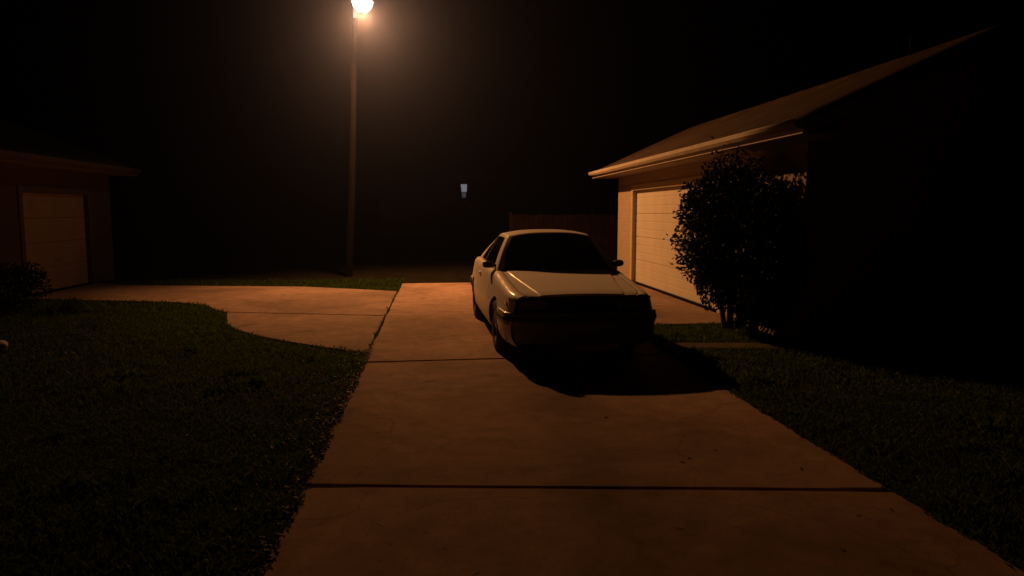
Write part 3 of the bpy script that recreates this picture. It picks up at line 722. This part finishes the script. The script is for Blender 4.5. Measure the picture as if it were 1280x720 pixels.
def bumper(front):
    path = []
    n = 40
    for k in range(n + 1):
        a = -1 + 2 * k / n; q = abs(a); sg = 1 if a >= 0 else -1
        if q < .55: s_ = sg * .66 * q / .55; uu = -.01 + .05 * (q / .55) ** 2
        elif q < .75:
            t = (q - .55) / .2; w_ = t * math.pi / 2; s_ = sg * (.66 + .155 * math.sin(w_)); uu = .04 + .17 * (1 - math.cos(w_))
        else: t = (q - .75) / .25; s_ = sg * (.815 + .018 * t); uu = .21 + t * .345
        path.append((s_, uu))
    pr = [(.05, .575), (.012, .572), (.0, .562), (-.004, .545), (-.004, .455), (.003, .435), (.012, .425), (.012, .40), (.02, .30), (.045, .225), (.09, .20)]
    b = MB(); rows = []
    for i, (s_, uu) in enumerate(path):
        t0 = path[max(0, i - 1)]; t1 = path[min(len(path) - 1, i + 1)]; tx, ty = t1[0] - t0[0], t1[1] - t0[1]; l = math.hypot(tx, ty); nx, ny = -ty / l, tx / l
        if ny < 0 and abs(s_) < .5: nx, ny = -nx, -ny
        # inward normal points to the car's middle
        cx_, cy_ = -s_, 1.5 - uu
        if nx * cx_ + ny * cy_ < 0: nx, ny = -nx, -ny
        rows.append([CP(s_ + nx * o_, (uu + ny * o_) if front else LEN - (uu + ny * o_), z + (0 if front else .03)) for o_, z in pr])
    b.grid(rows)
    o = b.build('bumper', M_bumper, car, smooth=40); mo = o.modifiers.new('t', 'SOLIDIFY'); mo.thickness = .006
    st = MB(); rows2 = []
    for r_ in rows:
        p3, p4 = Vector(r_[3]), Vector(r_[4]); m_ = p3.lerp(p4, .5); out = (Vector(r_[3]) - Vector(r_[0])); out.z = 0; out.normalize()
        rows2.append([m_ + Vector((0, 0, .03)), m_ + out * .008 + Vector((0, 0, .02)), m_ + out * .008 - Vector((0, 0, .02)), m_ - Vector((0, 0, .03))])
    st.grid(rows2); st.build('rub_strip', M_black, o, smooth=40)
bumper(True); bumper(False)
# wheels
def wheel(sgn, ua):
    Mx = Matrix.Translation(CP(sgn * (W(ua) - .115), ua, RW)) @ Matrix.Rotation(sgn * math.pi / 2, 4, 'Y')
    hub = MB(); hub.lathe([(0, -.06), (.13, -.06), (.13, .02), (0, .03)], 20, Mx); wh = hub.build('wheel', M_dark, car, smooth=40)
    t = MB(); t.lathe([(.185, -.085), (.24, -.095), (.285, -.09), (.3, -.07), (RW, -.03), (RW, .03), (.3, .07), (.285, .09), (.24, .097), (.187, .085), (.18, .06), (.185, -.085)], 40, Mx); t.build('tyre', M_rubber, wh, smooth=50)
    r = MB(); r.lathe([(.0, .075), (.03, .078), (.045, .07), (.07, .052), (.15, .048), (.168, .068), (.186, .082), (.19, .07), (.18, .04), (.175, -.05)], 40, Mx)
    for k in range(10):
        a = 2 * math.pi * k / 10; r.box(Mx @ Vector((.11 * math.cos(a), .11 * math.sin(a), .052)), (.012, .075, .022), rot=(Mx.to_3x3() @ Matrix.Rotation(a, 3, 'Z') @ Matrix.Rotation(math.pi / 2, 3, 'Z') @ Matrix.Rotation(math.pi / 2, 3, 'Y')), bev=.003)
    r.build('rim', M_rim, wh, smooth=40)
for sgn in (-1, 1):
    for ua in (UF, UR): wheel(sgn, ua)
# cabin furniture seen through the glass
for sgn in (-1, 1):
    s = MB(); s.box(CP(sgn * .36, 2.28, .52), (.46, .5, .16), bev=.05); s.box(CP(sgn * .36, 2.56, .78), (.44, .14, .52), rot=Matrix.Rotation(-.3, 3, 'X'), bev=.05); s.box(CP(sgn * .36, 2.66, 1.10), (.25, .09, .15), bev=.035); s.build('seat', M_inter, car, smooth=60)
s = MB(); s.box(CP(0, 3.0, .5), (1.2, .45, .16), bev=.05); s.box(CP(0, 3.24, .75), (1.16, .14, .46), rot=Matrix.Rotation(-.4, 3, 'X'), bev=.05); s.build('rear_seat', M_inter, car, smooth=60)
s = MB(); s.box(CP(0, 1.56, .80), (1.38, .34, .18), bev=.05); s.build('dashboard', M_inter, car, smooth=60)
s = MB(); Mx = Matrix.Translation(CP(.36, 1.86, .86)) @ Matrix.Rotation(-1.15, 4, 'X')
s.tube([Mx @ Vector((.18 * math.cos(a), .18 * math.sin(a), 0)) for a in np.linspace(0, 2 * math.pi, 25)], .013, n=8, cap=False); s.tube([Mx @ Vector((-.17, 0, 0)), Mx @ Vector((.17, 0, 0))], .018, n=6); s.build('steering_wheel', M_black, car, smooth=60)
for s0 in (-.12, .42):
    wv = MB(); p0 = ws_pt(s0 / .7 + .25, .045) + Vector((0, -.02, .015)); p1 = ws_pt(s0 / .7 - .42, .10) + Vector((0, -.02, .012)); wv.tube([p0, (p0 + p1) / 2 + Vector((0, -.006, .004)), p1], .006, n=6); wv.build('wiper', M_black, car)
s = MB(); p = ws_pt(0, .86) + Vector((0, .05, -.02)); s.box(p, (.2, .02, .055), bev=.012); s.build('rear_view_mirror', M_black, car, smooth=60)

# ------------------------------------------------------------------ haze
b = MB(); b.box((0, 57.5, 4.7), (170, 175, 12.0))
hz = b.build('haze', []); me = hz.data
hm = bpy.data.materials.new('night haze'); hm.use_nodes = True; nt = hm.node_tree; nt.nodes.remove(nt.nodes['Principled BSDF'])
pv = nt.nodes.new('ShaderNodeVolumePrincipled'); pv.inputs['Color'].default_value = (.48, .56, 1.0, 1); pv.inputs['Density'].default_value = .0026; pv.inputs['Anisotropy'].default_value = .91
nt.links.new(pv.outputs[0], nt.nodes['Material Output'].inputs['Volume']); me.materials.append(hm)
tag(hz, 'thin night haze in the air around the lamp', 'haze', kind='stuff')

# ------------------------------------------------------------------ render settings
scene.view_settings.view_transform = 'Standard'; scene.view_settings.look = 'None'; scene.view_settings.exposure = 0; scene.view_settings.gamma = 1
scene.render.engine = 'CYCLES'
cy = scene.cycles; cy.use_denoising = True; cy.max_bounces = 6; cy.volume_bounces = 0; cy.sample_clamp_indirect = 4
cy.transparent_max_bounces = 12
